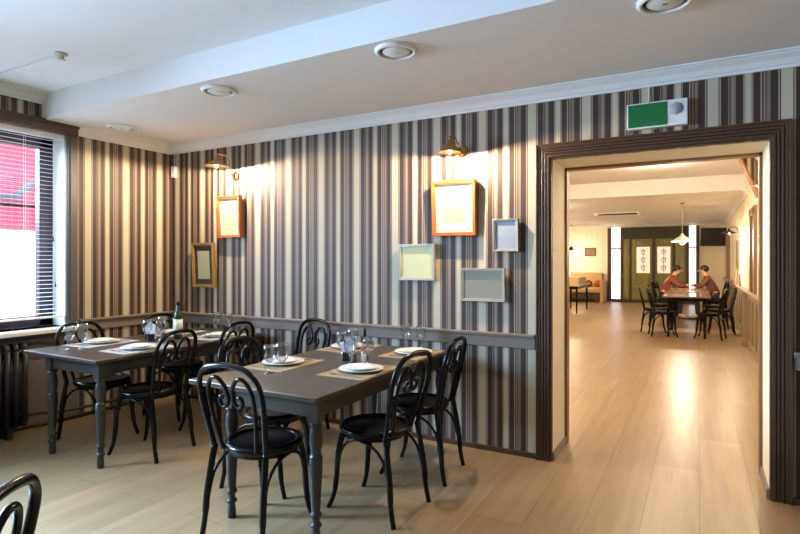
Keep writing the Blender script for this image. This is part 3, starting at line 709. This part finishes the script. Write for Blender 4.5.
# people: skin-modifier figures
def figure(name, joints, edges, radii, m, parent=None, sub=2):
    me = bpy.data.meshes.new(name); names = list(joints)
    me.from_pydata([joints[k] for k in names], [(names.index(a), names.index(c)) for a, c in edges], [])
    o = bpy.data.objects.new(name, me); C.objects.link(o)
    sk = o.modifiers.new('skin', 'SKIN'); sk.use_smooth_shade = True
    for k, n in enumerate(names):
        r = radii[n]; me.skin_vertices[0].data[k].radius = (r, r) if not isinstance(r, tuple) else r
    me.skin_vertices[0].data[0].use_root = True
    s = o.modifiers.new('subsurf', 'SUBSURF'); s.levels = sub; s.render_levels = sub
    me.materials.append(M[m])
    if parent: o.parent = parent
    return o
def person(loc, rz, label, top, lean, hairc='hair'):
    """seated, faces +y, origin on the floor under the hips"""
    L = lean
    J = dict(pelvis=(0,0,.55), waist=(0,.04*L,.70), chest=(0,.14*L,.90), neck=(0,.22*L,1.06), throat=(0,.25*L,1.12), head=(0,.28*L+.02,1.20), crown=(0,.29*L+.02,1.27),
             sl=(-.18,.20*L,1.00), sr=(.18,.20*L,1.00), el=(-.25,.25*L+.08,.82), er=(.25,.25*L+.08,.82), wl=(-.12,.25*L+.24,.835), wr=(.12,.25*L+.24,.835), hl=(-.07,.25*L+.30,.825), hr=(.07,.25*L+.30,.825),
             kl=(-.11,.40,.52), kr=(.11,.40,.52), al=(-.12,.38,.10), ar=(.12,.38,.10), tl=(-.12,.52,.05), tr=(.12,.52,.05), hipl=(-.10,.04,.53), hipr=(.10,.04,.53))
    E = [('pelvis','waist'),('waist','chest'),('chest','neck'),('neck','throat'),('throat','head'),('head','crown'),('chest','sl'),('chest','sr'),('sl','el'),('sr','er'),('el','wl'),('er','wr'),('wl','hl'),('wr','hr'),
         ('pelvis','hipl'),('pelvis','hipr'),('hipl','kl'),('hipr','kr'),('kl','al'),('kr','ar'),('al','tl'),('ar','tr')]
    Rr = dict(pelvis=.125, waist=.115, chest=.13, neck=.055, throat=.05, head=(.080,.095), crown=.065, sl=.065, sr=.065, el=.042, er=.042, wl=.028, wr=.028, hl=.035, hr=.035, kl=.058, kr=.058, al=.038, ar=.038, tl=.035, tr=.035, hipl=.085, hipr=.085)
    t = thing('person', label, 'person', loc, rz, 'people seated in the far room')
    body = figure('body', J, E, Rr, 'skin', t)
    up = ['chest','waist','pelvis','neck','sl','sr','el','er','wl','wr']
    eu = [e for e in E if e[0] in up and e[1] in up]
    figure('top_garment', {k: J[k] for k in up}, eu, {k: Rr[k]+.016 if not isinstance(Rr[k], tuple) else .1 for k in up}, top, t)
    lo = ['pelvis','hipl','hipr','kl','kr','al','ar']
    figure('trousers', {k: J[k] for k in lo}, [e for e in E if e[0] in lo and e[1] in lo], {k: Rr[k]+.014 for k in lo}, 'trousers', t)
    hy = .28*L
    MB().sphere((0, hy-.012, 1.240), .102, (.92, 1.0, .88)).build('hair', hairc, t)
    for s in (-1, 1):
        MB().sphere((s*.095, hy+.02, 1.19), .022, (.4, .8, 1.2), u=8, v=6).build('ear', 'skin', t)
        MB().box(s*.12-.045, .34, 0, s*.12+.045, .60, .05).build('shoe', 'dark_plastic', t, bevel=.015)
    MB().sphere((0, hy+.125, 1.185), .018, (.8, 1.2, 1.2), u=8, v=6).build('nose', 'skin', t)
    MB().box(-.038, hy+.098, 1.195, -.024, hy+.104, 1.201).box(.024, hy+.098, 1.195, .038, hy+.104, 1.201).build('eyes', 'dark', t)
    MB().box(-.022, hy+.11, 1.148, .022, hy+.116, 1.154).build('mouth', 'cushion_dark', t)
    return t
person((-.82, 15.25, 0), R(-90), 'person in a rust sweater leaning over the far table, left of the pair', 'sweater', 1.15)
person((.34, 15.2, 0), R(90), 'person with dark hair in a brown jacket, right of the pair', 'jacket', .9)

# pendants
def pendant(x, y, zc, z, r, label, power, m='white'):
    t = thing('pendant_lamp', label, 'lamp', (x, y, z), 0, 'pendant lamps in the far room')
    MB().lathe([(0,zc-z),(.06,zc-z),(.05,zc-z-.02),(0,zc-z-.03)], seg=20).build('ceiling_rose', 'brass', t)
    MB().tube([(0,0,zc-z-.02), (0,0,.16)], .004, 6).build('cord', 'white', t)
    MB().lathe([(.02,.17),(.025,.14),(.06,.10),(r,.0),(r,-.012),(r-.005,-.012),(r-.006,0),(.055,.09),(.018,.13)], seg=32).build('lamp_shade', m, t)
    MB().sphere((0,0,-.02), .055).build('bulb', 'bulb_far', t)
    point('bulb_light', (0,0,-.10), power, parent=t, color=(1,.83,.62), r=.04)
pendant(-.33, 13.2, 2.69, 1.86, .22, 'white conical pendant lamp over the far room tables', 110)
pendant(-3.95, 19.6, 2.69, 1.80, .10, 'small dark pendant lamp over the sofa', 50, 'dark_plastic')
# recessed spots (the one in view, then unseen ones added to light the far room)
sp0 = None
for x, y, z, l, g in [(-.593, 9.5, 2.98, 'lit round recessed spot in the far room ceiling seen through the doorway top', 'recessed spot')] + \
        [(xx, yy, 2.98 if yy < 11.4 else 2.69, 'unseen recessed spot added to light the far room, behind the striped wall', 'added unseen ceiling spots')
         for xx, yy in ((-.1, 5.6), (-.5, 7.1), (-1.6, 5.6), (-3.6, 5.6), (-2.3, 8.4), (-4.3, 8.4), (-3.2, 12.6), (-4.5, 12.6), (-3.9, 15.6), (-4.6, 18.0))]:
    if sp0 is None:
        t = thing('ceiling_spot', l, 'lamp', (x, y, z), 0, g)
        MB().lathe([(.075,0),(.085,-.004),(.065,-.014),(.06,-.004)], seg=24, closed=True).build('rim', 'white', t)
        MB().lathe([(0,-.002),(.06,-.002),(.05,-.012),(0,-.016)], seg=24).build('bulb', 'bulb_far', t)
        point('bulb_light', (0,0,-.17), 36, parent=t, color=(1,.83,.62), r=.14)
        sp0 = t
    else:
        t = copy_tree(sp0); t.location = (x, y, z); t['label'] = l; t['group'] = g
# right wall lamps of the far room
sconce(XFR, 12.7, 1.98, -PI/2, 'dark gooseneck wall lamp on the far room wall near the television', 45, out=.24, rr=.13, metal='dark_plastic')
sconce(XFR, 7.76, 2.32, -PI/2, 'bright wall lamp on the far room wall below the striped bulkhead', 45, out=.15, rr=.07)

# flat box on ceiling
t = thing('ceiling_vent_panel', 'flat cream air outlet panel with dark slot on the far ceiling', 'air vent', (-1.9, 15.6, 2.69))
MB().box(-.55, -.55, -.07, .55, .55, 0).build('panel', 'ceiling', t, bevel=.01)
MB().box(-.45, -.56, -.065, .5, -.55, -.03).build('slot', 'dark', t)
# television
t = thing('television', 'black flat television mounted high in the far right corner', 'television', (.40, YF-.26, 2.20), R(16))
t.rotation_euler.x = R(-8) * -1
MB().box(-.40, -.03, -.28, .40, .03, .30).build('screen_housing', 'dark_plastic', t, bevel=.01)
MB().box(-.37, -.034, -.24, .37, -.03, .27).build('screen', 'screen', t)
MB().box(-.05, .03, -.05, .05, .21, .05).build('wall_bracket', 'dark_plastic', t)
# picture on far wall
t = thing('picture_frame', 'small brown framed photograph on the cream boarding above the sofa', 'picture', (-3.455, YF-.012, 1.61))
b = MB(); b.box(-.19, -.03, 0, -.16, 0, .30); b.box(.16, -.03, 0, .19, 0, .30); b.box(-.16, -.03, 0, .16, 0, .03); b.box(-.16, -.03, .27, .16, 0, .30)
b.build('frame', 'brown_post', t); MB().box(-.16, -.015, .03, .16, -.002, .27).build('picture', 'photo', t)
# sofa and cushions
t = thing('sofa', 'beige upholstered bench sofa along the far end wall', 'sofa', (-3.95, YF-.47, 0))
MB().box(-1.1, -.42, .12, .95, .42, .34).build('base', 'brown_post', t, bevel=.01)
MB().box(-1.1, -.44, .34, .95, .30, .50).build('seat', 'sofa', t, bevel=.03)
MB().box(-1.1, .22, .50, .95, .44, 1.02).build('backrest', 'sofa', t, bevel=.04)
MB().box(.95, -.42, 0, 1.06, .44, .75).build('armrest', 'sofa', t, bevel=.02)
for x in (-1.05, .8):
    for y in (-.38, .28): MB().box(x, y, 0, x+.1, y+.1, .12).build('foot', 'brown_post', t)
for x, rz, m, l in [(-3.75, .2, 'cushion_red', 'red patterned cushion leaning on the sofa, left one'), (-3.43, -.2, 'cushion_dark', 'dark red patterned cushion on the sofa, middle one'), (-3.14, .1, 'cushion_red', 'red patterned cushion nearest the sofa arm')]:
    o = MB().sphere((0,0,.135), .135, (1, .36, 1)).build('cushion', m); o.location = (x, YF-.36, .505); o.rotation_euler = (.25, rz, 0); tag(o, l, 'cushion', 'cushions on the sofa')
# console with box and globe lamp
t = thing('side_table', 'pale table with dark legs on the left of the far room', 'table', (-3.1, 16.1, 0))
MB().box(-.4, -.9, .74, .25, .8, .78).build('tabletop', 'pale_box', t, bevel=.005)
MB().box(-.34, -.84, .66, .19, .74, .74).build('apron', 'black_wood', t)
for x in (-.3, .16):
    for y in (-.8, .7): MB().lathe([(r_*.95, z_) for r_, z_ in LEG]+[(.03,.7)], (x, y, 0), 12).build('leg', 'black_wood', t)
t = thing('wooden_chest', 'pale wooden box resting on the left far room table', 'box', (-3.3, 16.3, .78))
MB().box(-.15, -.7, 0, .35, .4, .17).build('body', 'pale_box', t, bevel=.008); MB().box(-.16, -.71, .17, .36, .41, .19).build('lid', 'pale_box', t, bevel=.006)
t = thing('table_lamp', 'small glowing white globe lamp on the pale wooden box', 'lamp', (-3.30, 15.8, .97))
MB().lathe([(0,0),(.07,0),(.06,.02),(.02,.03),(0,.03)], seg=20).build('base', 'brass', t)
MB().sphere((0,0,.11), .095).build('lamp_shade', 'globe', t)
# leaning boards on the wainscot ledge
t = tag(MB().box(0, -.15, 0, .012, .15, .34).build('menu_board', 'pale_box'), 'pale wooden board leaning on the ledge of the far room wall', 'board'); t.location = (.685, 14.4, .925); t.rotation_euler = (0, .12, 0)
t = thing('card_stand', 'dark folded card stand on the wainscot ledge nearest the doorway', 'card stand', (.695, 12.8, .925))
MB().prism([(0,-.10,0),(0,-.08,0),(0,.01,.24),(0,-.01,.24)], (.02,0,0)).prism([(0,.10,0),(0,.08,0),(0,-.01,.24),(0,.01,.24)], (.02,0,0)).build('frame', 'dark_plastic', t)
t = thing('picture_frame', 'narrow brown framed picture on the far room side wall', 'picture', (XFR, 14.3, 1.25), PI/2*0)
MB().box(-.03, -.25, 0, 0, .25, .65).build('frame', 'inner_wood', t); MB().box(-.033, -.21, .04, -.03, .21, .61).build('picture', 'photo', t)
struct(MB().box(XFR-.10, 18.1, .925, XFR, 18.3, 2.3).build('trim_11', 'inner_wood'))
